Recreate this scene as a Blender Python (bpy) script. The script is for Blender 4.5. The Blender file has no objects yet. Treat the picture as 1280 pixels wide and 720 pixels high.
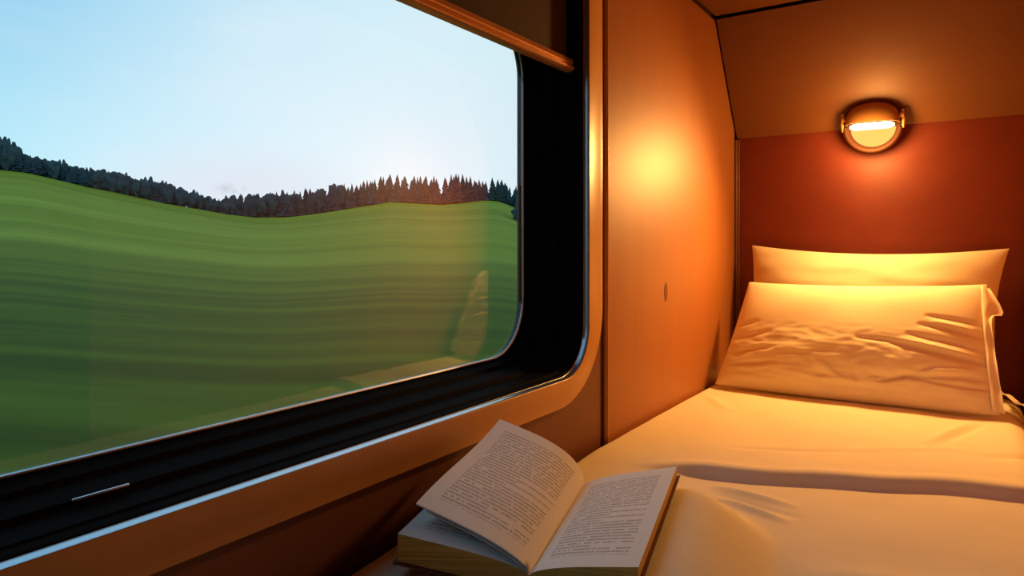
import bpy, bmesh, math, random
from mathutils import Vector, noise
S = bpy.context.scene
C = S.collection
PI = math.pi
random.seed(7)

# ------------------------------------------------------------------ helpers
def lin(r, g, b):
    f = lambda c: (c/255/12.92) if c/255 <= .04045 else ((c/255+.055)/1.055)**2.4
    return (f(r), f(g), f(b), 1)

def smooth(a, b, x):
    t = max(0., min(1., (x-a)/(b-a))); return t*t*(3-2*t)

def mat(name, col, rough=.5, metal=0., var=.0, vscale=8., bump=0., bscale=60., coat=0., stretch=(1, 1, 1), spec=.5, col2=None):
    m = bpy.data.materials.new(name); m.use_nodes = True
    nt = m.node_tree; b = nt.nodes['Principled BSDF']
    b.inputs['Base Color'].default_value = col
    b.inputs['Roughness'].default_value = rough
    b.inputs['Metallic'].default_value = metal
    b.inputs['Coat Weight'].default_value = coat
    b.inputs['Specular IOR Level'].default_value = spec
    tc = nt.nodes.new('ShaderNodeTexCoord'); mp = nt.nodes.new('ShaderNodeMapping')
    mp.inputs['Scale'].default_value = stretch
    nt.links.new(tc.outputs['Object'], mp.inputs['Vector'])
    if var or col2:
        n = nt.nodes.new('ShaderNodeTexNoise'); n.inputs['Scale'].default_value = vscale; n.inputs['Detail'].default_value = 5
        nt.links.new(mp.outputs[0], n.inputs['Vector'])
        r = nt.nodes.new('ShaderNodeValToRGB')
        c2 = col2 or tuple(c*(1+var) for c in col[:3])+(1,)
        c1 = col if col2 else tuple(c*(1-var) for c in col[:3])+(1,)
        r.color_ramp.elements[0].color = c1; r.color_ramp.elements[1].color = c2
        r.color_ramp.elements[0].position = .3; r.color_ramp.elements[1].position = .7
        nt.links.new(n.outputs['Fac'], r.inputs[0]); nt.links.new(r.outputs[0], b.inputs['Base Color'])
    if bump:
        n = nt.nodes.new('ShaderNodeTexNoise'); n.inputs['Scale'].default_value = bscale; n.inputs['Detail'].default_value = 4
        nt.links.new(mp.outputs[0], n.inputs['Vector'])
        bp = nt.nodes.new('ShaderNodeBump'); bp.inputs['Strength'].default_value = bump; bp.inputs['Distance'].default_value = .004
        nt.links.new(n.outputs['Fac'], bp.inputs['Height']); nt.links.new(bp.outputs[0], b.inputs['Normal'])
    return m

def emis(name, col, strength):
    m = bpy.data.materials.new(name); m.use_nodes = True
    nt = m.node_tree; nt.nodes.clear()
    e = nt.nodes.new('ShaderNodeEmission'); e.inputs[0].default_value = col; e.inputs[1].default_value = strength
    o = nt.nodes.new('ShaderNodeOutputMaterial'); nt.links.new(e.outputs[0], o.inputs[0])
    return m

def obj(name, verts, faces, m, parent=None, smoothed=True, uvs=None, origin=None, angle=40):
    if origin:
        verts = [tuple(Vector(v)-Vector(origin)) for v in verts]
    me = bpy.data.meshes.new(name); me.from_pydata([tuple(v) for v in verts], [], faces)
    bm = bmesh.new(); bm.from_mesh(me); bmesh.ops.recalc_face_normals(bm, faces=bm.faces); bm.to_mesh(me); bm.free()
    ms = m if isinstance(m, (list, tuple)) else [m]
    for k in ms: me.materials.append(k)
    if uvs:
        l = me.uv_layers.new(name='UVMap')
        for lp in me.loops: l.data[lp.index].uv = uvs[lp.vertex_index]
    if smoothed:
        me.shade_smooth(); me.set_sharp_from_angle(angle=math.radians(angle))
    o = bpy.data.objects.new(name, me); C.objects.link(o)
    if origin: o.location = origin
    if parent:
        o.parent = parent
        o.matrix_parent_inverse.identity()
        o.location = Vector(o.location) - Vector(parent.location)
    return o

def empty(name, loc=(0, 0, 0)):
    o = bpy.data.objects.new(name, None); C.objects.link(o); o.location = loc; o.empty_display_size = .05
    return o

def tag(o, label=None, cat=None, group=None, kind=None):
    if label: o['label'] = label
    if cat: o['category'] = cat
    if group: o['group'] = group
    if kind: o['kind'] = kind
    return o

class MB:
    """collects shapes for ONE mesh"""
    def __init__(s): s.v = []; s.f = []
    def add(s, v, f):
        n = len(s.v); s.v += [tuple(p) for p in v]; s.f += [tuple(i+n for i in q) for q in f]; return s
    def box(s, a, b, bev=0.):
        bm = bmesh.new(); bmesh.ops.create_cube(bm, size=1)
        for v in bm.verts:
            v.co = Vector([(a[i]+b[i])/2 + v.co[i]*(b[i]-a[i]) for i in range(3)])
        if bev: bmesh.ops.bevel(bm, geom=bm.edges[:], offset=bev, segments=3, profile=.5, affect='EDGES')
        bm.verts.index_update(); s.add([v.co[:] for v in bm.verts], [[v.index for v in f.verts] for f in bm.faces]); bm.free(); return s
    def tube(s, pts, r, n=12, closed=False, cap=True):
        pts = [Vector(p) for p in pts]; N = len(pts); V = []; F = []
        for i, p in enumerate(pts):
            if closed: t = pts[(i+1) % N]-pts[i-1]
            else: t = pts[min(i+1, N-1)]-pts[max(i-1, 0)]
            t.normalize(); a = t.cross(Vector((0, 0, 1)))
            if a.length < .05: a = t.cross(Vector((1, 0, 0)))
            a.normalize(); b = t.cross(a); rr = r[i] if isinstance(r, (list, tuple)) else r
            for k in range(n):
                an = 2*PI*k/n; V.append(p + a*math.cos(an)*rr + b*math.sin(an)*rr)
        for i in range(N if closed else N-1):
            j = (i+1) % N
            for k in range(n): F.append((i*n+k, i*n+(k+1) % n, j*n+(k+1) % n, j*n+k))
        if cap and not closed: F.append(tuple(range(n))); F.append(tuple((N-1)*n+k for k in range(n)))
        return s.add(V, F)
    def prism(s, poly, axis, a, b):
        """poly: 2-D points; axis 'x': (y,z) extruded x a..b ; 'y': (x,z) ; 'z': (x,y)"""
        def P(p, h): return {'x': (h, p[0], p[1]), 'y': (p[0], h, p[1]), 'z': (p[0], p[1], h)}[axis]
        n = len(poly); V = [P(p, a) for p in poly]+[P(p, b) for p in poly]
        F = [(i, (i+1) % n, n+(i+1) % n, n+i) for i in range(n)]+[tuple(range(n)), tuple(range(n, 2*n))]
        return s.add(V, F)
    def build(s, name, m, parent=None, **k): return obj(name, s.v, s.f, m, parent, **k)

def rrect(y0, y1, z0, z1, r, n=14):
    """rounded rectangle in the (y,z) plane"""
    out = []
    for (cy, cz, a0) in ((y1-r, z0+r, -90), (y1-r, z1-r, 0), (y0+r, z1-r, 90), (y0+r, z0+r, 180)):
        for k in range(n+1):
            a = math.radians(a0+90*k/n); out.append((cy+r*math.cos(a), cz+r*math.sin(a)))
    return out

def loft(rings):
    """rings: list of (x, [(y,z)...]) -> verts, faces (open shell)"""
    n = len(rings[0][1]); V = []; F = []
    for x, R in rings: V += [(x, p[0], p[1]) for p in R]
    for i in range(len(rings)-1):
        for k in range(n): F.append((i*n+k, i*n+(k+1) % n, (i+1)*n+(k+1) % n, (i+1)*n+k))
    return V, F

def torect(R, y0, y1, z0, z1):
    cy, cz = (R[0][0]*0+(min(p[0] for p in R)+max(p[0] for p in R))/2), (min(p[1] for p in R)+max(p[1] for p in R))/2
    out = []
    for (y, z) in R:
        dy, dz = y-cy, z-cz; t = 1e9
        if dy > 0: t = min(t, (y1-cy)/dy)
        if dy < 0: t = min(t, (y0-cy)/dy)
        if dz > 0: t = min(t, (z1-cz)/dz)
        if dz < 0: t = min(t, (z0-cz)/dz)
        out.append((cy+dy*t, cz+dz*t))
    # snap the nearest points onto the four corners
    for c in ((y0, z0), (y1, z0), (y1, z1), (y0, z1)):
        k = min(range(len(out)), key=lambda i: (out[i][0]-c[0])**2+(out[i][1]-c[1])**2); out[k] = c
    return out

# ------------------------------------------------------------------ dimensions (metres)
YH = 2.297           # head wall
RX = 1.62            # partition on the corridor side
YB = -.75            # foot wall
ZC = 2.30            # ceiling
ZU = 1.606           # underside of the upper berth

# ------------------------------------------------------------------ materials
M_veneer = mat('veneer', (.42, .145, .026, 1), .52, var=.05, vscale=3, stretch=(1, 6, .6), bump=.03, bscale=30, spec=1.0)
M_lowwall = mat('unlit_veneer', (.17, .052, .018, 1), .5, var=.06, vscale=5)  # panel veneer darkened: the lower wall's lack of light is in the colour
M_trim = mat('beige_trim', (.56, .265, .07, 1), .36, var=.05, vscale=6, spec=.5)
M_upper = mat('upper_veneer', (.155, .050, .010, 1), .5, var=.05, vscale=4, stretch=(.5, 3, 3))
M_part = mat('partition_veneer', (.42, .17, .04, 1), .5, var=.05, vscale=3, stretch=(1, 6, .6))
M_red = mat('red_cloth', (.20, .034, .017, 1), .55, var=.06, vscale=14, bump=.12, bscale=300, spec=.5)
M_rubber = mat('black_rubber', (.006, .006, .007, 1), .32, spec=.35)
M_rubber2 = mat('black_frame', (.005, .004, .0035, 1), .7, spec=.02)
M_chrome = mat('brushed_metal', (.62, .63, .68, 1), .33, metal=1.)
M_bead = mat('dull_bead', (.30, .16, .12, 1), .4, metal=.5)
M_dark = mat('shadow_gap', (.06, .020, .010, 1), .8)
M_blind = mat('blind_cloth', (.04, .014, .007, 1), .85, var=.1, vscale=60, bump=.2, bscale=400)
M_rail = mat('bronze_rail', (.50, .22, .09, 1), .3, metal=.55, var=.05, vscale=10, stretch=(8, .5, 8))
M_sheet = mat('sheet_cotton', (.84, .74, .55, 1), .85, var=.025, vscale=20, bump=.12, bscale=500, spec=.15)
M_pillow = mat('pillow_cotton', (.86, .76, .55, 1), .85, var=.02, vscale=20, bump=.12, bscale=600, spec=.15)
M_matt = mat('ticking', (.5, .47, .42, 1), .9, var=.05)
M_rim = mat('backlit_bronze', (.07, .022, .008, 1), .5, metal=.0, spec=.25)  # lamp front is back-lit; its shade is put into this dark colour
M_brass = mat('lamp_bronze', (.42, .20, .06, 1), .38, metal=.4)
M_floor = mat('vinyl_floor', (.09, .06, .045, 1), .6, var=.2, vscale=30)
M_ceil = mat('ceiling_board', (.45, .30, .18, 1), .7, var=.04)
M_cover = mat('book_cover', (.13, .035, .02, 1), .5, var=.15, vscale=30)

def page_mat(name, text=True):
    m = mat(name, (.88, .83, .77, 1), .85, spec=.15)
    nt = m.node_tree; b = nt.nodes['Principled BSDF']; N = nt.nodes.new; L = nt.links.new
    uv = N('ShaderNodeUVMap'); uv.uv_map = 'UVMap'
    sp = N('ShaderNodeSeparateXYZ'); L(uv.outputs[0], sp.inputs[0])
    def M(op, a, b_=None, c=None):
        q = N('ShaderNodeMath'); q.operation = op
        for i, v in enumerate((a, b_, c)):
            if v is None: continue
            if isinstance(v, (int, float)): q.inputs[i].default_value = v
            else: L(v, q.inputs[i])
        return q.outputs[0]
    if not text: return m
    u, v = sp.outputs[0], sp.outputs[1]
    nl = 36
    row = M('FLOOR', M('MULTIPLY', v, nl)); fr = M('FRACT', M('MULTIPLY', v, nl))
    line = M('MULTIPLY', M('GREATER_THAN', fr, .28), M('LESS_THAN', fr, .80))
    rn = N('ShaderNodeTexWhiteNoise'); rn.noise_dimensions = '1D'; L(row, rn.inputs['W'])
    # words: cells of unequal length along the row
    cw = N('ShaderNodeCombineXYZ'); L(M('MULTIPLY', u, 26), cw.inputs[0]); L(M('MULTIPLY', row, 7.31), cw.inputs[1])
    wn = N('ShaderNodeTexNoise'); wn.inputs['Scale'].default_value = 1.3; wn.inputs['Detail'].default_value = 1; L(cw.outputs[0], wn.inputs['Vector'])
    word = M('GREATER_THAN', wn.outputs['Fac'], .40)
    cl = N('ShaderNodeCombineXYZ'); L(M('MULTIPLY', u, 240), cl.inputs[0]); L(M('MULTIPLY', v, nl*3.1), cl.inputs[1])
    ln = N('ShaderNodeTexNoise'); ln.inputs['Scale'].default_value = .8; ln.inputs['Detail'].default_value = 1; L(cl.outputs[0], ln.inputs['Vector'])
    letter = M('GREATER_THAN', ln.outputs['Fac'], .42)
    # ends of paragraphs: some rows stop short
    endu = M('SUBTRACT', .86, M('MULTIPLY', M('GREATER_THAN', rn.outputs['Value'], .80), M('MULTIPLY', rn.outputs['Value'], .42)))
    area = M('MULTIPLY', M('MULTIPLY', M('GREATER_THAN', u, .13), M('LESS_THAN', u, endu)),
             M('MULTIPLY', M('GREATER_THAN', v, .10), M('LESS_THAN', v, .91)))
    ink = M('MULTIPLY', M('MULTIPLY', M('MULTIPLY', line, word), letter), M('MULTIPLY', area, .50))
    mx = N('ShaderNodeMix'); mx.data_type = 'RGBA'; L(ink, mx.inputs['Factor'])
    mx.inputs['A'].default_value = (.88, .83, .77, 1); mx.inputs['B'].default_value = (.10, .075, .06, 1)
    L(mx.outputs['Result'], b.inputs['Base Color'])
    return m
M_page = page_mat('printed_page')
M_paper = page_mat('plain_paper', False)

def edge_mat():
    m = mat('page_edges', (.66, .50, .26, 1), .9, spec=.1)
    nt = m.node_tree; b = nt.nodes['Principled BSDF']; N = nt.nodes.new; L = nt.links.new
    uv = N('ShaderNodeUVMap'); uv.uv_map = 'UVMap'
    mp = N('ShaderNodeMapping'); mp.inputs['Scale'].default_value = (1.5, 1.5, 40); L(uv.outputs[0], mp.inputs[0])
    tc = N('ShaderNodeTexCoord'); mp.inputs['Scale'].default_value = (6, 6, 900); L(tc.outputs['Object'], mp.inputs[0])
    n = N('ShaderNodeTexNoise'); n.inputs['Scale'].default_value = 1; n.inputs['Detail'].default_value = 3; L(mp.outputs[0], n.inputs['Vector'])
    r = N('ShaderNodeValToRGB'); r.color_ramp.elements[0].position = .35; r.color_ramp.elements[1].position = .65
    r.color_ramp.elements[0].color = (.50, .27, .06, 1); r.color_ramp.elements[1].color = (.85, .55, .16, 1)
    L(n.outputs['Fac'], r.inputs[0]); L(r.outputs[0], b.inputs['Base Color']); return m
M_edge = edge_mat()

def glass_mat():
    m = bpy.data.materials.new('window_glass'); m.use_nodes = True
    nt = m.node_tree; nt.nodes.clear(); N = nt.nodes.new; L = nt.links.new
    fr = N('ShaderNodeFresnel'); ge = N('ShaderNodeNewGeometry'); mr = N('ShaderNodeMapRange')
    mr.inputs[3].default_value = 1.5; mr.inputs[4].default_value = 1/1.5        # same reflectance on both faces of the thin pane
    L(ge.outputs['Backfacing'], mr.inputs[0]); L(mr.outputs[0], fr.inputs[0])
    t = N('ShaderNodeBsdfTransparent'); t.inputs[0].default_value = (.985, .995, .995, 1)
    g = N('ShaderNodeBsdfGlossy'); g.inputs['Roughness'].default_value = .015; g.inputs[0].default_value = (1, 1, 1, 1)
    mx = N('ShaderNodeMixShader'); L(fr.outputs[0], mx.inputs[0]); L(t.outputs[0], mx.inputs[1]); L(g.outputs[0], mx.inputs[2])
    o = N('ShaderNodeOutputMaterial'); L(mx.outputs[0], o.inputs[0]); return m
M_glass = glass_mat()

# ------------------------------------------------------------------ window and its wall
OPEN = lambda i=0., r=.095: rrect(-.305+i, 1.229-i, .658+i*.66, 1.54-i*3.2, r)
OUT = lambda i=0., r=.18: rrect(-.38+i, 1.302-i, .600+i, 1.598-i*.6, r)

wl = empty('wall_left', (0, .3, 0)); tag(wl, kind='structure')
R0 = OUT(0); big = torect(R0, YB, 1.312, 0, ZC)
v, f = loft([(0, big), (0, R0), (-.004, OUT(.004))])
RB = rrect(-.26, 1.18, .69, 1.37, .11); bigx = torect(RB, YB, 1.312, 0, ZC)
obj('wall_board', v, f, M_lowwall, wl, angle=20)
b = MB(); b.box((-.128, 1.3125, 0), (-.001, YH+.1, ZC))
b.build('wall_board', M_dark, wl, smoothed=False)
# coach skin outside
v, f = loft([(-.1285, bigx), (-.1285, RB), (-.118, RB)])
obj('outer_skin', v, f, M_lowwall, wl, angle=20)
# veneer panel between window and corner
b = MB(); b.box((-.0005, 1.319, .06), (.007, 2.286, ZU-.004), .004)
pn = b.build('veneer_panel', M_veneer, wl)
b = MB(); b.prism([(1.366+.011*math.cos(t), .793+.024*math.sin(t)) for t in [2*PI*k/24 for k in range(24)]], 'x', .0065, .0078)
b.build('recessed_catch', M_lowwall, pn)
b = MB(); b.box((.0072, 2.2865, .35), (.014, 2.2935, 1.262), .002)
b.build('corner_bead', M_bead, wl)
MB().tube([(.0068, 1.3262, .07), (.0068, 1.3262, ZU-.006)], .0032, 12).build('edge_strip', M_trim, wl)
b = MB(); b.box((.0, 1.3128, .06), (.003, 1.3182, ZU), .0005); b.build('dark_gap', M_dark, wl)

w1 = empty('window_1', (0, .45, .66)); tag(w1, kind='structure')
# beige surround, two flats with a step between
prof = [(0, OUT(0)), (.006, OUT(.0015)), (.0095, OUT(.004)), (.0112, OUT(.024, .165)), (.0132, OUT(.028, .163)),
        (.0137, rrect(-.3065, 1.2305, .6565, 1.5415, .0965)), (.0128, rrect(-.3055, 1.2295, .6575, 1.5405, .0955))]
v, f = loft(prof); obj('window_surround', v, f, M_trim, w1, angle=35)
# metal bead round the mouth of the opening
v, f = loft([(.0132, rrect(-.3058, 1.2298, .6572, 1.5408, .0958)), (.0138, OPEN(.0)), (.0130, OPEN(.0006)), (.0075, OPEN(.0009)), (.0020, OPEN(.0014)), (.0015, OPEN(.0024))])
obj('metal_lip', v, f, M_chrome, w1, angle=60)
# black stepped reveal
prof = [(.0016, OPEN(.0022)), (.0005, OPEN(.0045, .096)), (-.004, OPEN(.0065, .096)), (-.012, OPEN(.0075, .097)), (-.014, OPEN(.011, .098)), (-.048, OPEN(.015, .099)), (-.051, OPEN(.025, .101)),
        (-.084, OPEN(.033, .103)), (-.088, OPEN(.042, .105)), (-.107, OPEN(.050, .108)), (-.118, OPEN(.0565, .11))]
v, f = loft(prof); obj('black_reveal', v, f, M_rubber2, w1, angle=25)
R = OPEN(.0555, .11); b = MB(); b.tube([(-.1105, p[0], p[1]) for p in R], .0021, 8, closed=True); b.build('glazing_bead', M_chrome, w1)
R = OPEN(.0570, .112); n = len(R)
v, f = loft([(-.1125, R), (-.1175, R)]); f += [tuple(range(n)), tuple(range(n, 2*n))]
obj('pane', v, f, M_glass, w1, smoothed=False)
b = MB(); b.box((-.050, .300, .6735), (-.0465, .352, .6765), .001); b.build('drain_slot', M_chrome, w1)

# roller blind
rb = empty('roller_blind', (-.02, .45, 1.262))
tag(rb, 'dark brown roller blind pulled part way down inside the train window', 'blind')
b = MB(); ys = [-.295+k*(1.498)/40 for k in range(41)]
V = [(-.026, y, z) for y in ys for z in (1.283, 1.535)]+[(-.0245, y, z) for y in ys for z in (1.283, 1.535)]
F = []
for i in range(40):
    F += [(2*i, 2*i+1, 2*i+3, 2*i+2), (82+2*i, 82+2*i+1, 82+2*i+3, 82+2*i+2), (2*i, 2*i+2, 84+2*i-2+2, 82+2*i), (2*i+1, 2*i+3, 82+2*i+3, 82+2*i+1)]
F += [(0, 1, 83, 82), (80, 81, 163, 162)]
obj('blind_cloth', V, F, M_blind, rb)
poly = [(-.012, 1.265), (-.009, 1.2675), (-.0085, 1.272), (-.012, 1.2745), (-.013, 1.276), (-.0105, 1.279), (-.012, 1.2875), (-.017, 1.2905), (-.028, 1.2905), (-.034, 1.286), (-.034, 1.268), (-.030, 1.2645), (-.020, 1.2635)]
b = MB(); b.prism(poly, 'y', -.298, 1.2065); b.build('bottom_rail', M_rail, rb, angle=30)
b = MB(); b.box((-.030, 1.2068, 1.262), (-.013, 1.2125, 1.288), .002); b.build('rail_end', M_rubber, rb)

# ------------------------------------------------------------------ head wall, upper berth, rest of the compartment
we = empty('wall_end', (.8, YH, 0)); tag(we, kind='structure')
b = MB(); b.box((-.1, YH+.012, 0), (RX+.1, YH+.1, ZC)); b.build('wall_board', M_dark, we, smoothed=False)
b = MB(); b.box((.018, YH, .06), (.783, YH+.0118, 1.285), .003); b.build('red_panel', M_red, we)
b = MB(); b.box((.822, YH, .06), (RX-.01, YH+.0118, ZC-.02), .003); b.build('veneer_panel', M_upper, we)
b = MB(); b.box((.0142, YH-.0035, .35), (.0205, YH-.0005, 1.262), .001); b.build('corner_bead', M_bead, we)

ub = empty('upper_berth', (.48, 2.18, ZU))
tag(ub, 'veneered upper berth with a sloping head panel above the reading lamp', 'bunk')
dy, dz = (2.067-YH), (ZU-1.263); Ls = math.hypot(dy, dz); n_ = (dz/Ls, -dy/Ls)   # normal pointing to the back/up
P0 = (YH-.002, 1.2655); P1 = (YH-.002+dy*.982, 1.263+dz*.982)
th = .014
poly = [P0, (P0[0]-.003, P0[1]+.0035), (P1[0], P1[1]), (P1[0]+n_[0]*th, P1[1]+n_[1]*th), (P0[0]+.0005, P0[1]+.02)]
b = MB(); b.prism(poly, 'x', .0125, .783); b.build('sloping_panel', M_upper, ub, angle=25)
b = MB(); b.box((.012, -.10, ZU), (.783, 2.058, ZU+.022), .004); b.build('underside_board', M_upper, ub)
b = MB(); b.box((.012, -.10, ZU+.0225), (.783, YH-.004, ZU+.09), .006); b.build('berth_frame', M_dark, ub)
b = MB(); b.box((.7705, -.10, ZU-.012), (.783, .745, ZU-.0005), .005); b.build('berth_edge', M_upper, ub)

wc = MB().box((.785, .75, .0), (.82, YH+.0, ZC), .003).build('wall_added_partition', M_part); tag(wc, kind='structure')  # unseen partition, added to give the window glass a lamp-lit surface to reflect
fl = MB().box((-.13, YB-.1, -.06), (RX+.1, YH+.1, 0)).build('floor', M_floor, smoothed=False); tag(fl, kind='structure')
ce = MB().box((-.13, YB-.1, ZC), (RX+.1, YH+.1, ZC+.06)).build('ceiling', M_ceil, smoothed=False); tag(ce, kind='structure')
wr = MB().box((RX, YB-.1, 0), (RX+.08, YH+.1, ZC)).build('wall_right', M_upper, smoothed=False); tag(wr, kind='structure')
wf = MB().box((-.13, YB-.1, 0), (RX+.1, YB, ZC)).build('wall_foot', M_upper, smoothed=False); tag(wf, kind='structure')

# ------------------------------------------------------------------ lower berth: base, mattress, cover
bb = empty('lower_berth', (.46, 1.25, 0)); tag(bb, 'brown lower berth carrying the made-up bed below the window', 'bunk')
MB().box((.0125, .20, .30), (.768, 2.2825, .335), .006).build('berth_board', M_upper, bb)
MB().box((.735, .22, .0), (.760, 2.28, .299), .004).build('front_panel', M_upper, bb)
MB().box((.03, .22, .0), (.734, .245, .299), .004).build('end_panel', M_upper, bb)
mt = MB().box((.02, .235, .3355), (.745, 2.262, .452), .03).build('mattress', M_matt)
tag(mt, 'berth mattress lying under the cream bed cover', 'mattress')

TG = Vector((.1592, .9281, .545)); BG = Vector((.2193, .6778, .525)); TR = Vector((.2813, 1.0007, .577)); BR = Vector((.3400, .7193, .550))
BL = Vector((.0840, .5986, .570)); TL = BL+(TG-BG)
L1 = Vector((.0401, .8756, .6424)); L2 = Vector((.0792, .6365, .5903))
G2 = Vector((TG.x-BG.x, TG.y-BG.y)); GL = G2.length; G2.normalize(); GN = Vector((G2.y, -G2.x))    # GN points to the right-hand page

def book_rest(x, y):
    """height the cover should have under the book and how strongly (0..1)"""
    p = Vector((x-BG.x, y-BG.y)); t = p.dot(G2); w = p.dot(GN)
    tt = max(0, min(1, t/GL)); zg = BG.z-.026+(TG.z-BG.z)*tt
    if w >= 0: z = zg+w*.225; lim = .135
    else: z = zg-w*.145; lim = .150
    d = math.hypot(max(0, t-GL-.015, -t-.03), max(0, abs(w)-lim))
    return z-.0025, 1-smooth(.006, .150, d)

def seg(x, y, a, b):
    ab = (b[0]-a[0], b[1]-a[1]); l2 = ab[0]**2+ab[1]**2; t = ((x-a[0])*ab[0]+(y-a[1])*ab[1])/l2
    tc = max(0, min(1, t)); dx, dy_ = x-a[0]-tc*ab[0], y-a[1]-tc*ab[1]
    s = (x-a[0])*ab[1]-(y-a[1])*ab[0]
    return math.hypot(dx, dy_), t, s/math.sqrt(l2)

def cover_h(x, y):
    # upper layer of the bedding ends in a step across the bed
    xs = x; yl = 1.238+(xs-.215)*.387 + .006*math.sin(xs*14) + .004*math.sin(xs*31+1)
    s = smooth(yl-.012, yl+.009, y)
    vis = smooth(.10, .26, x)
    h = .482+.018*(s*vis+(1-vis)*smooth(yl-.22, yl+.12, y))
    h += .0045*math.exp(-((y-yl-.022)/.020)**2)*vis*(1-.4*smooth(.5, .9, x))
    # broad softness
    h += .005*noise.noise(Vector((x*3.1, y*2.3, 2)))+.0025*noise.noise(Vector((x*9, y*7, 5)))
    # small creases
    for a, b_, w, k in (((.24, 1.405), (.47, 1.53), .010, -.0035), ((.575, 1.65), (.66, 1.93), .010, .006), ((.60, 1.66), (.685, 1.93), .009, -.004),
                        ((.27, 1.21), (.42, 1.19), .011, .007), ((.285, 1.175), (.43, 1.145), .010, -.004), ((.30, 1.155), (.42, 1.115), .010, .007), ((.31, 1.08), (.37, 1.02), .010, .006),
                        ((.05, 1.86), (.16, 1.70), .015, .005), ((.44, 1.52), (.66, 1.66), .014, .003), ((.66, 1.60), (.86, 1.75), .016, -.005),
                        ((.46, .95), (.74, 1.08), .03, .005), ((.5, .80), (.8, .98), .03, -.004)):
        d, t, q = seg(x, y, a, b_)
        env = math.sin(PI*max(0, min(1, t)))**.6 if 0 < t < 1 else 0
        h += k*env*math.exp(-(q/w)**2)
    z, wt = book_rest(x, y)
    h = h*(1-wt)+z*wt
    return h

X0, X1, Y0, Y1 = .0125, .774, .205, 2.272
nx, ny = 150, 330; V = []; F = []
for j in range(ny+1):
    y = Y0+(Y1-Y0)*j/ny
    for i in range(nx+1):
        x = X0+(X1-X0)*i/nx
        z = cover_h(x, y)
        e = min(x-X0, y-Y0, Y1-y); r_ = .018
        if e < r_: z -= r_-math.sqrt(max(0, r_*r_-(r_-e)**2))
        if X1-x < .05:
            e = X1-x; z -= .05-math.sqrt(max(0, .0025-(.05-e)**2))
        V.append((x, y, z))
nt_ = len(V)
edge = [i for i in range(nx+1)]+[(nx+1)*j+nx for j in range(1, ny+1)]+[(nx+1)*ny+i for i in range(nx-1, -1, -1)]+[(nx+1)*j for j in range(ny-1, 0, -1)]
for j in range(ny):
    for i in range(nx):
        a = j*(nx+1)+i; F.append((a, a+1, a+nx+2, a+nx+1))
low = []
for k in edge:
    x, y, z = V[k]; low.append(len(V))
    if x > X1-.002: V.append((X1+.004, y, .345+.006*math.sin(y*9)))
    else: V.append((x, y, .4555))
ne = len(edge)
for k in range(ne): F.append((edge[k], edge[(k+1) % ne], low[(k+1) % ne], low[k]))
# inner faces of the hanging side and the flat underside just above the mattress
inn = []
for k in range(ne):
    x, y, z = V[low[k]]; inn.append(len(V))
    V.append((min(x, .752), y, .4555))
for k in range(ne):
    if V[low[k]][2] < .45 or V[low[(k+1) % ne]][2] < .45: F.append((low[k], low[(k+1) % ne], inn[(k+1) % ne], inn[k]))
cv = obj('bed_cover', V, F, M_sheet, origin=(.46, 1.25, .456), angle=80)
tag(cv, 'cream cotton bed cover spread over the lower berth with one long fold', 'bed cover')

# ------------------------------------------------------------------ pillows
def pillow(name, BLp, BRp, TLp, TRp, thick, bow, seed, origin, wr, nu=130, nv=90, ears=.0):
    BLp, BRp, TLp, TRp = map(Vector, (BLp, BRp, TLp, TRp))
    U = ((BRp-BLp)+(TRp-TLp)).normalized(); W = ((TLp-BLp)+(TRp-BRp)).normalized(); N = U.cross(W).normalized()   # towards the viewer / up
    if N.y > 0: N = -N
    V = []; F = []
    def surf(u, v, side):
        a, b_ = (u+1)/2, (v+1)/2
        P = (BLp*(1-a)+BRp*a)*(1-b_)+(TLp*(1-a)+TRp*a)*b_
        # seams pulled in between the corners
        P = P + W*(-bow[0]*(1-u*u)*smooth(0, 1, v) + bow[1]*(1-u*u)*smooth(0, 1, -v)) + U*(-bow[2]*(1-v*v)*smooth(0, 1, u)+bow[2]*(1-v*v)*smooth(0, 1, -u))
        prof_ = (max(0, 1-abs(u)**3.0)**.62)*(max(0, 1-abs(v)**2.6)**.60)
        t = thick[side]*prof_
        n0 = noise.noise(Vector((u*1.6+seed, v*1.3, side*9.)))
        t *= 1+.13*n0
        if side == 0:
            t += wr(u, v+.16*smooth(-1, -.6, v))*min(1, prof_*2.2)
        return P + N*(t if side == 0 else -t)
    idx = [{}, {}]
    for side in (0, 1):
        for j in range(nv+1):
            for i in range(nu+1):
                u = -1+2*i/nu; v = -1+2*j/nv
                if side == 1 and (i in (0, nu) or j in (0, nv)): idx[1][i, j] = idx[0][i, j]; continue
                idx[side][i, j] = len(V); V.append(surf(u, v, side))
    for side in (0, 1):
        for j in range(nv):
            for i in range(nu): F.append((idx[side][i, j], idx[side][i+1, j], idx[side][i+1, j+1], idx[side][i, j+1]))
    return obj(name, V, F, M_pillow, origin=origin, angle=75), surf

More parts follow.
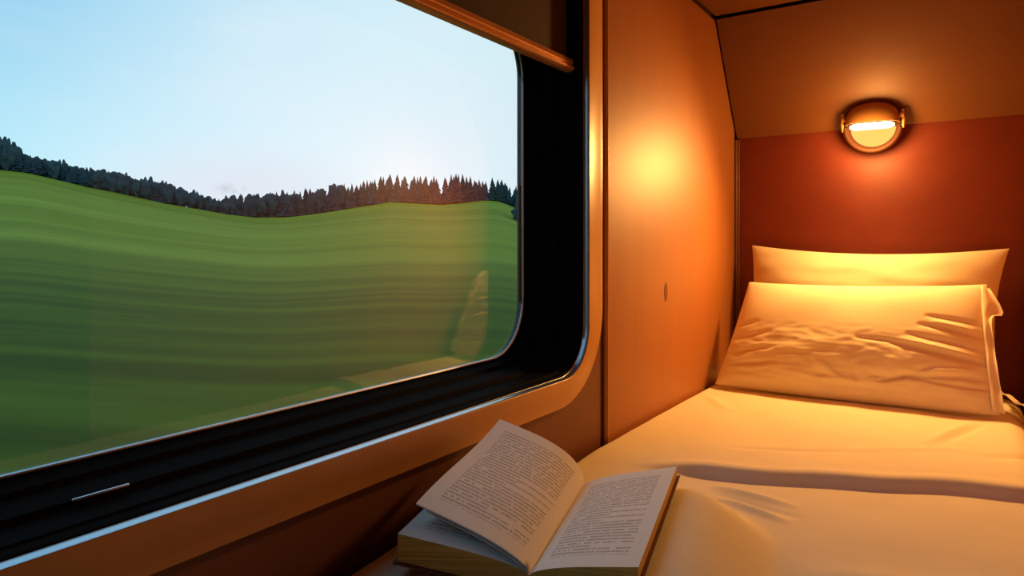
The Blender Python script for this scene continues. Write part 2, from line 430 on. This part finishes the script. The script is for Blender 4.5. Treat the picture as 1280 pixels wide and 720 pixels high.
def wr_front(u, v):
    h = 0
    # creases running in from the right-hand end, from the left end and across the lower belly
    for (a, b_, w, k) in (((.98, .42), (.55, .50), .030, -.008), ((.98, .22), (.50, .34), .035, -.010), ((.98, .02), (.42, .16), .035, -.011), ((.98, -.18), (.30, -.02), .04, -.012),
                          ((.96, -.36), (.18, -.52), .04, -.011), ((.98, -.55), (.45, -.50), .035, -.009), ((.55, -.02), (.05, .04), .03, -.009), ((.62, -.30), (.22, -.62), .035, -.012),
                          ((.92, -.08), (.38, .05), .03, .009), ((.95, -.28), (.40, -.42), .035, .010), ((.9, .32), (.6, .40), .03, .007),
                          ((-.98, -.05), (-.62, .08), .035, -.009), ((-.98, -.30), (-.55, -.18), .035, -.010), ((-.98, -.52), (-.50, -.40), .04, -.009), ((-.96, .22), (-.75, .28), .03, -.006),
                          ((-.28, -.28), (-.16, -.66), .035, -.006), ((-.18, -.36), (.02, -.70), .035, .006), ((-.50, -.32), (-.05, -.16), .03, -.004), ((.05, -.32), (.10, -.66), .03, -.008), ((-.4, -.62), (.1, -.70), .04, .006)):
        d, t, q = seg(u, v, a, b_)
        if -.02 < t < 1.02: h += .72*k*(max(0, math.sin(PI*max(0, min(1, t))))**.5)*math.exp(-(q/w)**2)
    h += .004*noise.noise(Vector((u*4, v*7, 1)))*smooth(.3, -.3, v) + .002*noise.noise(Vector((u*11, v*16, 3)))*smooth(.4, -.1, v)
    return h
fp, fs = pillow('pillow', (.042, 1.962, .511), (.714, 1.984, .509), (.093, 2.135, .800), (.690, 2.135, .812), (.066, .050), (.012, -.006, .004), 3.3, (.38, 2.05, .505), wr_front)
tag(fp, 'creased cream pillow in front, propped on the bed cover', 'pillow', 'pillows at the head of the berth')
# loose open end of the front pillowcase
def flap(name, pts, parent, m=M_pillow):
    rows = len(pts); cols = len(pts[0]); V = []; F = []
    for k in (0, 1):
        for R in pts:
            for p in R: V.append((p[0], p[1]+k*.0025, p[2]))
    n = rows*cols
    for j in range(rows-1):
        for i in range(cols-1):
            a = j*cols+i; F.append((a, a+1, a+cols+1, a+cols)); F.append((n+a, n+a+cols, n+a+cols+1, n+a+1))
    bd = [i for i in range(cols)]+[j*cols+cols-1 for j in range(1, rows)]+[(rows-1)*cols+i for i in range(cols-2, -1, -1)]+[j*cols for j in range(rows-2, 0, -1)]
    for k in range(len(bd)):
        a, c = bd[k], bd[(k+1) % len(bd)]; F.append((a, c, n+c, n+a))
    return obj(name, V, F, m, parent, origin=tuple(pts[0][0]), angle=80)
rows = []
for j in range(25):
    v = .97-1.93*j/24; e = fs(.955, v, 0); t = j/24
    wd = .030*math.exp(-((t-.13)/.10)**2)+.014+.010*t
    drop = .030*math.exp(-((t-.13)/.10)**2)
    rows.append([(e.x+wd*q/6, e.y-.004-.004*math.sin(q*1.1)-.003*math.sin(j*.9), max(.506, e.z-drop*(q/6)**1.5+.002*math.sin(j*1.3+q))) for q in range(7)])
flap('pillowcase_flap', rows, fp)

def wr_back(u, v):
    return .003*noise.noise(Vector((u*3, v*5, 8)))
bp_, bs = pillow('pillow', (.036, 2.215, .530), (.722, 2.215, .530), (.069, 2.262, .912), (.742, 2.262, .904), (.062, .030), (.022, -.004, .022), 8.1, (.40, 2.22, .505), wr_back)
tag(bp_, 'smooth cream pillow standing behind, against the dark red headboard', 'pillow', 'pillows at the head of the berth')
# tail of the back pillowcase lying on the cover beside the front pillow
rows = []
for j in range(6):
    rows.append([(.722+.008*q, 2.120+.016*j-.006*q, .535-.004*q+.004*math.sin(q*1.5+j*.8)-.003*j*.3) for q in range(7)])
flap('pillowcase_tail', rows, bp_)

# ------------------------------------------------------------------ book
bk = empty('open_book', (.2, .8, .50)); tag(bk, 'thick open paperback lying on the bed cover with its pages lifting', 'book')
def quad(s, t, g0, g1, e0, e1): return (g0*(1-t)+g1*t)*(1-s)+(e0*(1-t)+e1*t)*s
def block(name, e0, e1, d0, d1, bulge, mtop):
    ns, nt2 = 24, 30; V = []; F = []; UV = []
    for k in (0, 1):
        for j in range(nt2+1):
            for i in range(ns+1):
                s, t = i/ns, j/nt2; P = quad(s, t, BG, TG, e0, e1)
                z = bulge*math.sin(PI*min(1, s**.55))
                P = P+Vector((0, 0, z if k == 0 else -(d0+(d1-d0)*s)))
                V.append(P); UV.append((s, t))
    m_ = (ns+1)*(nt2+1); mats = []
    for k in (0, 1):
        for j in range(nt2):
            for i in range(ns):
                a = k*m_+j*(ns+1)+i; F.append((a, a+1, a+ns+2, a+ns+1)); mats.append(0 if k == 0 else 1)
    bd = [i for i in range(ns+1)]+[j*(ns+1)+ns for j in range(1, nt2+1)]+[nt2*(ns+1)+i for i in range(ns-1, -1, -1)]+[j*(ns+1) for j in range(nt2-1, 0, -1)]
    for k in range(len(bd)): a, c = bd[k], bd[(k+1) % len(bd)]; F.append((a, c, m_+c, m_+a)); mats.append(1)
    o = obj(name, V, F, [mtop, M_edge], bk, uvs=UV, angle=35)
    for p, q in zip(o.data.polygons, mats): p.material_index = q
    return o
block('right_pages', BR, TR, .020, .0150, .006, M_page)
block('left_pages', BL, TL, .020, .0330, .006, M_page)
# cover bent round the block
V = []; F = []; ext = []
for t in (-.012, 1.012):
    g = BG*(1-t)+TG*t; r_ = (BR*(1-t)+TR*t); l_ = (BL*(1-t)+TL*t)
    r_ = r_+(r_-g).normalized()*.0045; l_ = l_+(l_-g).normalized()*.0045
    g = Vector(g)
    pts = [l_-Vector((0, 0, .0335)), l_*.5+g*.5-Vector((0, 0, .027)), g-Vector((0, 0, .0205)), r_*.5+g*.5-Vector((0, 0, .0180)), r_-Vector((0, 0, .0155))]
    for p in pts: V.append(p)
    for p in pts: V.append(p-Vector((0, 0, .0028)))
for i in range(4): F += [(i, i+1, 11+i, 10+i), (5+i, 6+i, 16+i, 15+i), (i, i+1, 6+i, 5+i), (10+i, 11+i, 16+i, 15+i)]
F += [(0, 10, 15, 5), (4, 14, 19, 9)]
obj('cover', V, F, M_cover, bk, angle=30)
# lifted leaves
def leaf(name, e0, e1, bl, off, thick):
    ns, nt2 = 30, 24; V = []; F = []; UV = []
    for k in (0, 1):
        for j in range(nt2+1):
            for i in range(ns+1):
                s, t = i/ns, j/nt2; P = quad(s, t, BG+off, TG+off, e0, e1)
                a = bl*(.42+.58*t)*math.sin(PI*s**.62)
                P = P+Vector((.55, .05, .83))*a+Vector((.3, 0, -.95))*(k*thick)+Vector((0, 0, .0035*math.sin(t*5+1)*s))
                V.append(P); UV.append((.98-s*.96, t))
    m_ = (ns+1)*(nt2+1)
    for k in (0, 1):
        for j in range(nt2):
            for i in range(ns): a = k*m_+j*(ns+1)+i; F.append((a, a+1, a+ns+2, a+ns+1))
    bd = [i for i in range(ns+1)]+[j*(ns+1)+ns for j in range(1, nt2+1)]+[nt2*(ns+1)+i for i in range(ns-1, -1, -1)]+[j*(ns+1) for j in range(nt2-1, 0, -1)]
    for k in range(len(bd)): a, c = bd[k], bd[(k+1) % len(bd)]; F.append((a, c, m_+c, m_+a))
    return obj(name, V, F, M_page, bk, uvs=UV, angle=50)
leaf('lifted_page', L2, L1, .024, Vector((0, 0, .004)), .0022)
leaf('lifted_page', L2+Vector((.006, .012, -.012)), L1+Vector((.003, .004, -.020)), .018, Vector((-.002, 0, .002)), .0016)

# ------------------------------------------------------------------ reading lamp
LX, LZ = .416, 1.264
lp = empty('reading_lamp', (LX, YH, LZ)); tag(lp, 'round bronze reading lamp glowing on the wall above the pillows', 'lamp')
def ring_pts(R, y, n=40, a0=0, a1=2*PI): return [(LX+R*math.cos(a0+(a1-a0)*k/n), y, LZ+R*math.sin(a0+(a1-a0)*k/n)) for k in range(n)]
YR = 2.255
b = MB(); n = 40; V = []; F = []
prof2 = [(.050, YH-.001), (.060, YH-.004), (.062, 2.288), (.068, 2.275), (.0725, YR+.004), (.066, YR+.006), (.062, YR+.012), (.058, YR+.022), (.05, YR+.028)]
for R_, y in prof2: V += ring_pts(R_, y, n)
for i in range(len(prof2)-1):
    for k in range(n): F.append((i*n+k, i*n+(k+1) % n, (i+1)*n+(k+1) % n, (i+1)*n+k))
F.append(tuple(range(n))); F.append(tuple((len(prof2)-1)*n+k for k in range(n)))
obj('housing', V, F, M_rim, lp)
b = MB(); b.tube(ring_pts(.0735, YR, 48), .0068, 12, closed=True); b.build('rim', M_rim, lp)
# frosted dish, lower half lit
M_dish = emis('lit_frosted_glass', (1, .56, .12, 1), 1.25)
M_bulb = emis('lamp_tube', (1, .72, .32, 1), 9)
V = []; F = []; nr = 8; n = 30
for i in range(nr+1):
    R_ = .060*i/nr
    for k in range(n+1):
        a = PI+PI*k/n; V.append((LX+R_*math.cos(a), YR+.018+.012*(1-(i/nr)**2), LZ-.004+R_*math.sin(a)))
for i in range(nr):
    for k in range(n): F.append((i*(n+1)+k, i*(n+1)+k+1, (i+1)*(n+1)+k+1, (i+1)*(n+1)+k))
di = obj('glass_dish', V, F, M_dish, lp)
sm = di.modifiers.new('thick', 'SOLIDIFY'); sm.thickness = .002
# eyeball hood over the upper half
V = []; F = []; ni, nj = 16, 36
for sh in (0, 1):
    R_ = .0705-.0035*sh
    for i in range(ni+1):
        e = PI/2*i/ni*.98      # 0 at the rim plane ... up to the pole line
        for j in range(nj+1):
            a = PI*j/nj
            x = R_*math.cos(a); rr = R_*.93*math.sin(a)**.62
            V.append((LX+x, YR-.004-rr*math.sin(e)*.70, LZ+.004+rr*math.cos(e)))
m_ = (ni+1)*(nj+1)
for sh in (0, 1):
    for i in range(ni):
        for j in range(nj): a = sh*m_+i*(nj+1)+j; F.append((a, a+1, a+nj+2, a+nj+1))
for j in range(nj):
    F.append((j, j+1, m_+j+1, m_+j)); a = ni*(nj+1)+j; F.append((a, a+1, m_+a+1, m_+a))
obj('hood', V, F, M_brass, lp, angle=50)
b = MB(); b.tube([(LX-.058+.116*k/12, YR-.018, LZ-.003) for k in range(13)], [.004, .0085]+[.010]*9+[.0085, .004], 14); b.build('lamp_tube', M_bulb, lp)
for sx in (-1, 1):
    b = MB(); b.tube([(LX+sx*.0700, YR-.006, LZ+.024), (LX+sx*.081, YR-.006, LZ+.024)], [.009, .009], 14)
    b.tube([(LX+sx*.079, YR-.006, LZ+.040), (LX+sx*.080, YR-.004, LZ+.01), (LX+sx*.0785, YR, LZ-.012)], [.004, .005, .004], 8)
    b.build('pivot', M_brass, lp)

def point(name, loc, energy, col, rad):
    l = bpy.data.lights.new(name, 'POINT'); l.energy = energy; l.color = col; l.shadow_soft_size = rad
    o = bpy.data.objects.new(name, l); C.objects.link(o); o.location = loc; return o
l = bpy.data.lights.new('lamp_beam', 'SPOT'); l.energy = 42; l.color = (1, .49, .125); l.shadow_soft_size = .05
l.spot_size = math.radians(168); l.spot_blend = 1.0
o = bpy.data.objects.new('lamp_beam', l); C.objects.link(o); o.location = (LX, YR-.075, LZ-.040)
o.rotation_euler = Vector((0, -.80, -.60)).to_track_quat('-Z', 'Y').to_euler()
point('lamp_glow', (LX, YR-.085, LZ-.055), 4.5, (1, .49, .125), .04)

# ------------------------------------------------------------------ landscape
FWD = 33.85
CR = [(-60, 206), (0, 212), (35, 215), (62, 221), (112, 234), (160, 244), (208, 254), (250, 261), (281, 267), (320, 271.5), (360, 271), (400, 266), (424, 262), (456, 257), (488, 252.5), (520, 254), (552, 255), (580, 253), (609, 250), (628, 252), (650, 262), (700, 285)]
FT = [(-60, 165), (0, 172), (15, 178), (32, 190), (64, 198), (90, 204), (121, 210), (160, 218), (198, 226), (224, 233), (250, 242), (278, 247.5), (303, 243), (351, 241), (377, 236), (400, 236), (424, 231), (456, 224), (481, 219), (504, 215), (526, 216), (548, 220), (564, 215), (585, 219), (603, 224), (622, 220), (647, 232), (700, 245)]
def interp(T, x):
    if x <= T[0][0]: return T[0][1]
    for (a, b_), (c, d) in zip(T, T[1:]):
        if x <= c: return b_+(d-b_)*(x-a)/(c-a)
    return T[-1][1]
def bearing(phi):
    """column value for a bearing (degrees left of the track direction), clamped outside the surveyed part"""
    p = max(29., min(74., phi)); return 640+850*math.tan(math.radians(FWD-p)), math.cos(math.radians(p-FWD))
EYE = .916; EX = .65
def crest(phi):
    c, k = bearing(phi); Rc = 205+14*math.sin(math.radians(phi*5)); return Rc, EYE+(305-interp(CR, c))/850*Rc*k
def ground(phi, r):
    Rc, zc = crest(phi); t = r/Rc; z0 = -1.75
    if t <= 1:
        s = .25*t+.75*t**1.9
        z = z0+(zc-z0)*s
        z += .35*noise.noise(Vector((r*.03, phi*.03, 0)))*smooth(0, .3, t)*smooth(1, .85, t)
        return z
    return zc+ (r-Rc)*.004
nphi, nr = 250, 150; V = []; F = []
for i in range(nr+1):
    r = 2.2*(900/2.2)**(i/nr) if i < nr else 900
    for j in range(nphi+1):
        phi = 9+175*j/nphi; a = math.radians(phi)
        V.append((EX-r*math.sin(a), r*math.cos(a), ground(phi, r)))
for i in range(nr):
    for j in range(nphi): a = i*(nphi+1)+j; F.append((a, a+1, a+nphi+2, a+nphi+1))

def grass():
    m = bpy.data.materials.new('meadow_grass'); m.use_nodes = True
    nt = m.node_tree; b = nt.nodes['Principled BSDF']; N = nt.nodes.new; L = nt.links.new
    b.inputs['Roughness'].default_value = .95; b.inputs['Specular IOR Level'].default_value = .1
    tc = N('ShaderNodeTexCoord')
    rot = N('ShaderNodeMapping'); rot.inputs['Rotation'].default_value = (0, 0, -math.radians(FWD)); L(tc.outputs['Object'], rot.inputs[0])
    def nz(scale, sc, det, lo, hi):
        mp = N('ShaderNodeMapping'); mp.inputs['Scale'].default_value = sc; L(rot.outputs[0], mp.inputs[0])
        n = N('ShaderNodeTexNoise'); n.inputs['Scale'].default_value = scale; n.inputs['Detail'].default_value = det; L(mp.outputs[0], n.inputs['Vector'])
        r = N('ShaderNodeMapRange'); r.inputs[1].default_value = lo; r.inputs[2].default_value = hi; L(n.outputs['Fac'], r.inputs[0]); return r.outputs[0]
    def mix(fac, a, b_):
        q = N('ShaderNodeMix'); q.data_type = 'RGBA'
        L(fac, q.inputs['Factor'])
        for k, v in (('A', a), ('B', b_)):
            if isinstance(v, tuple): q.inputs[k].default_value = v
            else: L(v, q.inputs[k])
        return q.outputs['Result']
    big = nz(.035, (.12, 1, 0), 6, .35, .65); fine = nz(.13, (.06, 1, 0), 2.2, .30, .75); near = nz(.7, (.06, 1, 0), 3, .35, .7)
    c = mix(big, (.27, .245, .012, 1), (.42, .365, .038, 1))
    c = mix(fine, mix(big, (.20, .195, .010, 1), (.29, .26, .02, 1)), c)
    # rough darker verge grass along the line, out to some thirty metres
    sp = N('ShaderNodeSeparateXYZ'); L(rot.outputs[0], sp.inputs[0])
    mr = N('ShaderNodeMapRange'); mr.inputs[1].default_value = 10; mr.inputs[2].default_value = 75; mr.interpolation_type = 'SMOOTHERSTEP'
    ad = N('ShaderNodeMath'); ad.operation = 'MULTIPLY_ADD'; L(fine, ad.inputs[0]); ad.inputs[1].default_value = 9; L(sp.outputs[1], ad.inputs[2])
    L(ad.outputs[0], mr.inputs[0])
    verge = mix(near, (.070, .070, .006, 1), (.13, .14, .010, 1))
    c = mix(mr.outputs[0], verge, c)
    L(c, b.inputs['Base Color']); return m
gr = obj('grass_field', V, F, grass(), origin=(-20, 20, 0)); gr.location = (0, 0, 0)
for v_ in gr.data.vertices: v_.co += Vector((-20, 20, 0))
tag(gr, 'rolling green meadow rising to the wooded ridge', 'meadow', kind='structure')

M_fir = mat('fir_needles', (.060, .078, .085, 1), .95, var=.3, vscale=.6, spec=.1)
M_fir2 = mat('fir_needles_brown', (.085, .078, .070, 1), .95, var=.3, vscale=.6, spec=.1)
def fir_mesh(seed, mats, wide, ragged):
    rg = random.Random(seed); V = []; F = []
    tiers = rg.randint(7, 9); n = 14
    for k in range(tiers):
        z0 = .06+.86*k/tiers; z1 = min(1., z0+1.75/tiers)
        R = wide*(1-(k/tiers))**.85+.012
        base = len(V); V.append((0, 0, z1))
        ph = rg.random()*6
        for j in range(n):
            rr = R*(.6+.65*rg.random()) if j % 2 else R*.62*(1-.25*ragged*rg.random())
            a = ph+2*PI*j/n; V.append((rr*math.cos(a), rr*math.sin(a), z0-.02*rg.random()))
        V.append((0, 0, z0+.03))
        for j in range(n): F.append((base, base+1+j, base+1+(j+1) % n)); F.append((base+n+1, base+1+(j+1) % n, base+1+j))
    base = len(V)
    for z, r in ((-.06, .022), (.2, .016)):
        for j in range(6): V.append((r*math.cos(j), r*math.sin(j), z))
    for j in range(6): F.append((base+j, base+(j+1) % 6, base+6+(j+1) % 6, base+6+j))
    me = bpy.data.meshes.new('conifer'); me.from_pydata(V, [], F); me.materials.append(mats); return me
def leafy_mesh(seed, mats):
    rg = random.Random(seed); bm = bmesh.new(); bmesh.ops.create_icosphere(bm, subdivisions=3, radius=.5)
    for v in bm.verts:
        d = 1+.45*noise.noise(v.co*3.2+Vector((seed, 0, 0)))+.25*noise.noise(v.co*9); v.co *= d; v.co.x *= .95; v.co.y *= .95; v.co.z = v.co.z*.92+.52
    tv = bmesh.ops.create_cone(bm, segments=7, radius1=.035, radius2=.022, depth=.5, cap_ends=True)['verts']
    for v in tv: v.co.z += .12
    me = bpy.data.meshes.new('tree'); bm.to_mesh(me); bm.free(); me.materials.append(mats); return me
FIRS = [fir_mesh(s, (M_fir, M_fir2)[s % 3 == 0], .20+.04*(s % 3), 1) for s in range(6)]
LEAFY = [leafy_mesh(s, M_fir) for s in range(3)]
rg = random.Random(11); count = 0
zones = [(999, 59.5, 'dark blue-green tree in the wood on the left hillside', 'trees of the wood on the left hillside'),
         (59.5, 47.0, 'low dark tree in the wood where the two hills dip', 'trees in the dip between the hills'),
         (47.0, -9, 'pointed dark conifer on the crest of the right-hand knoll', 'conifers on the right-hand knoll')]
for row, (dr, nrow) in enumerate(((1.5, 88), (7, 80), (12.5, 72))):
    for k in range(nrow):
        phi = 31+(43.5)*(k+.5+rg.uniform(-.4, .4))/nrow
        c, kk = bearing(phi); Rc, zc = crest(phi); r = Rc+dr+rg.uniform(-1, 1.5)
        zg = ground(phi, r)
        top = EYE+(305-interp(FT, c))/850*r*kk
        h = (top-zg)
        if c > 430: h *= rg.uniform(.76, 1.05)
        elif c > 285: h *= rg.uniform(.82, 1.10)
        else: h *= rg.uniform(.88, 1.03)
        a = math.radians(phi)
        zi = next(z for z in zones if z[0] > phi >= z[1])
        leafy = c < 430 and rg.random() < (.75 if c < 285 else .4)
        me = rg.choice(LEAFY if leafy else FIRS)
        o = bpy.data.objects.new('deciduous_tree' if leafy else 'conifer', me); C.objects.link(o)
        o.location = (EX-r*math.sin(a), r*math.cos(a), zg-.15)
        wd = min(7.5, max(h, 5.))*(rg.uniform(.85, 1.25))*(1 if leafy else 1.15)
        if c > 430 and not leafy: wd *= .95
        o.scale = (wd*(.48 if leafy else 1), wd*(.48 if leafy else 1), h); o.rotation_euler.z = rg.uniform(0, 6.28)
        tag(o, zi[2], 'tree', zi[3]); count += 1
# nearer tree half hidden by the right edge of the window
a = math.radians(32.55); r = 150
o = bpy.data.objects.new('deciduous_tree', LEAFY[1]); C.objects.link(o); o.location = (EX-r*math.sin(a), r*math.cos(a), 3.9); o.scale = (7, 7, 8.2)
tag(o, 'nearer bushy dark tree cut off by the right edge of the window', 'tree')

# ------------------------------------------------------------------ sky
W = bpy.data.worlds.new('World'); S.world = W; W.use_nodes = True
nt = W.node_tree; nt.nodes.clear(); N = nt.nodes.new; L = nt.links.new
tc = N('ShaderNodeTexCoord'); nrm = N('ShaderNodeVectorMath'); nrm.operation = 'NORMALIZE'; L(tc.outputs['Generated'], nrm.inputs[0])
sp = N('ShaderNodeSeparateXYZ'); L(nrm.outputs[0], sp.inputs[0])
def dot(v):
    q = N('ShaderNodeVectorMath'); q.operation = 'DOT_PRODUCT'; L(nrm.outputs[0], q.inputs[0]); q.inputs[1].default_value = v; return q.outputs['Value']
def rng(src, a, b_, c=0., d=1., kind='SMOOTHSTEP'):
    q = N('ShaderNodeMapRange'); q.interpolation_type = kind
    for i, v in zip((1, 2, 3, 4), (a, b_, c, d)): q.inputs[i].default_value = v
    L(src, q.inputs[0]); return q.outputs[0]
def mixc(fac, a, b_):
    q = N('ShaderNodeMix'); q.data_type = 'RGBA'
    if isinstance(fac, float): q.inputs['Factor'].default_value = fac
    else: L(fac, q.inputs['Factor'])
    for k, v in (('A', a), ('B', b_)):
        if isinstance(v, tuple): q.inputs[k].default_value = v
        else: L(v, q.inputs[k])
    return q.outputs['Result']
def mul(a, b_):
    q = N('ShaderNodeMath'); q.operation = 'MULTIPLY'
    for i, v in enumerate((a, b_)):
        if isinstance(v, (int, float)): q.inputs[i].default_value = v
        else: L(v, q.inputs[i])
    return q.outputs[0]
sunw = (-math.sin(math.radians(28)), math.cos(math.radians(28)), 0)
az = rng(dot(sunw), .62, .99)
el = sp.outputs[2]
high = mixc(az, lin(136, 203, 238), lin(222, 245, 253))
lowc = mixc(az, lin(184, 238, 252), lin(232, 246, 254))
sky = mixc(rng(el, .03, .33), lowc, high)
mp = N('ShaderNodeMapping'); mp.inputs['Scale'].default_value = (1, 1, 5); L(nrm.outputs[0], mp.inputs[0])
cn = N('ShaderNodeTexNoise'); cn.inputs['Scale'].default_value = 3; cn.inputs['Detail'].default_value = 6; L(mp.outputs[0], cn.inputs['Vector'])
sky = mixc(mul(rng(cn.outputs['Fac'], .50, .80), .35), sky, lin(232, 243, 250))
# pale pinkish cloud bank low over the dip, and a small grey puff in it
ph = math.radians(FWD-math.degrees(math.atan((300-640)/850)))
cd = Vector((-math.sin(ph), math.cos(ph), .075)).normalized()
mp2 = N('ShaderNodeMapping'); mp2.inputs['Scale'].default_value = (1, 1, 2.6); L(nrm.outputs[0], mp2.inputs[0])
ds = N('ShaderNodeVectorMath'); ds.operation = 'DISTANCE'; L(mp2.outputs[0], ds.inputs[0]); ds.inputs[1].default_value = (cd.x, cd.y, cd.z*2.6)
sky = mixc(mul(rng(ds.outputs['Value'], .02, .22, 1, 0), .85), sky, lin(226, 232, 243))
ph = math.radians(FWD-math.degrees(math.atan((289-640)/850))); cd2 = Vector((-math.sin(ph), math.cos(ph), .075)).normalized()
ds2 = N('ShaderNodeVectorMath'); ds2.operation = 'DISTANCE'; L(mp2.outputs[0], ds2.inputs[0]); ds2.inputs[1].default_value = (cd2.x, cd2.y, cd2.z*2.6)
cn2 = N('ShaderNodeTexNoise'); cn2.inputs['Scale'].default_value = 60; L(nrm.outputs[0], cn2.inputs['Vector'])
sky = mixc(mul(mul(rng(ds2.outputs['Value'], .004, .028, 1, 0), rng(cn2.outputs['Fac'], .3, .6)), .45), sky, lin(178, 178, 190))
bg = N('ShaderNodeBackground'); L(sky, bg.inputs[0]); bg.inputs[1].default_value = 1.10
wo = N('ShaderNodeOutputWorld'); L(bg.outputs[0], wo.inputs[0])

# ------------------------------------------------------------------ camera and look
cam = bpy.data.cameras.new('camera'); co = bpy.data.objects.new('camera', cam); C.objects.link(co); S.camera = co
co.location = (EX, 0, EYE); co.rotation_euler = (PI/2, 0, math.radians(FWD))
cam.sensor_width = 36; cam.lens = 36*850/1280; cam.shift_y = -(360-305)/1280; cam.clip_start = .02; cam.clip_end = 3000
S.view_settings.view_transform = 'Standard'; S.view_settings.look = 'None'; S.view_settings.gamma = 1; S.view_settings.use_curve_mapping = False
S.view_settings.exposure = 0
S.cycles.use_denoising = True; S.cycles.max_bounces = 10; S.cycles.diffuse_bounces = 5; S.cycles.sample_clamp_indirect = 4; S.cycles.transparent_max_bounces = 12
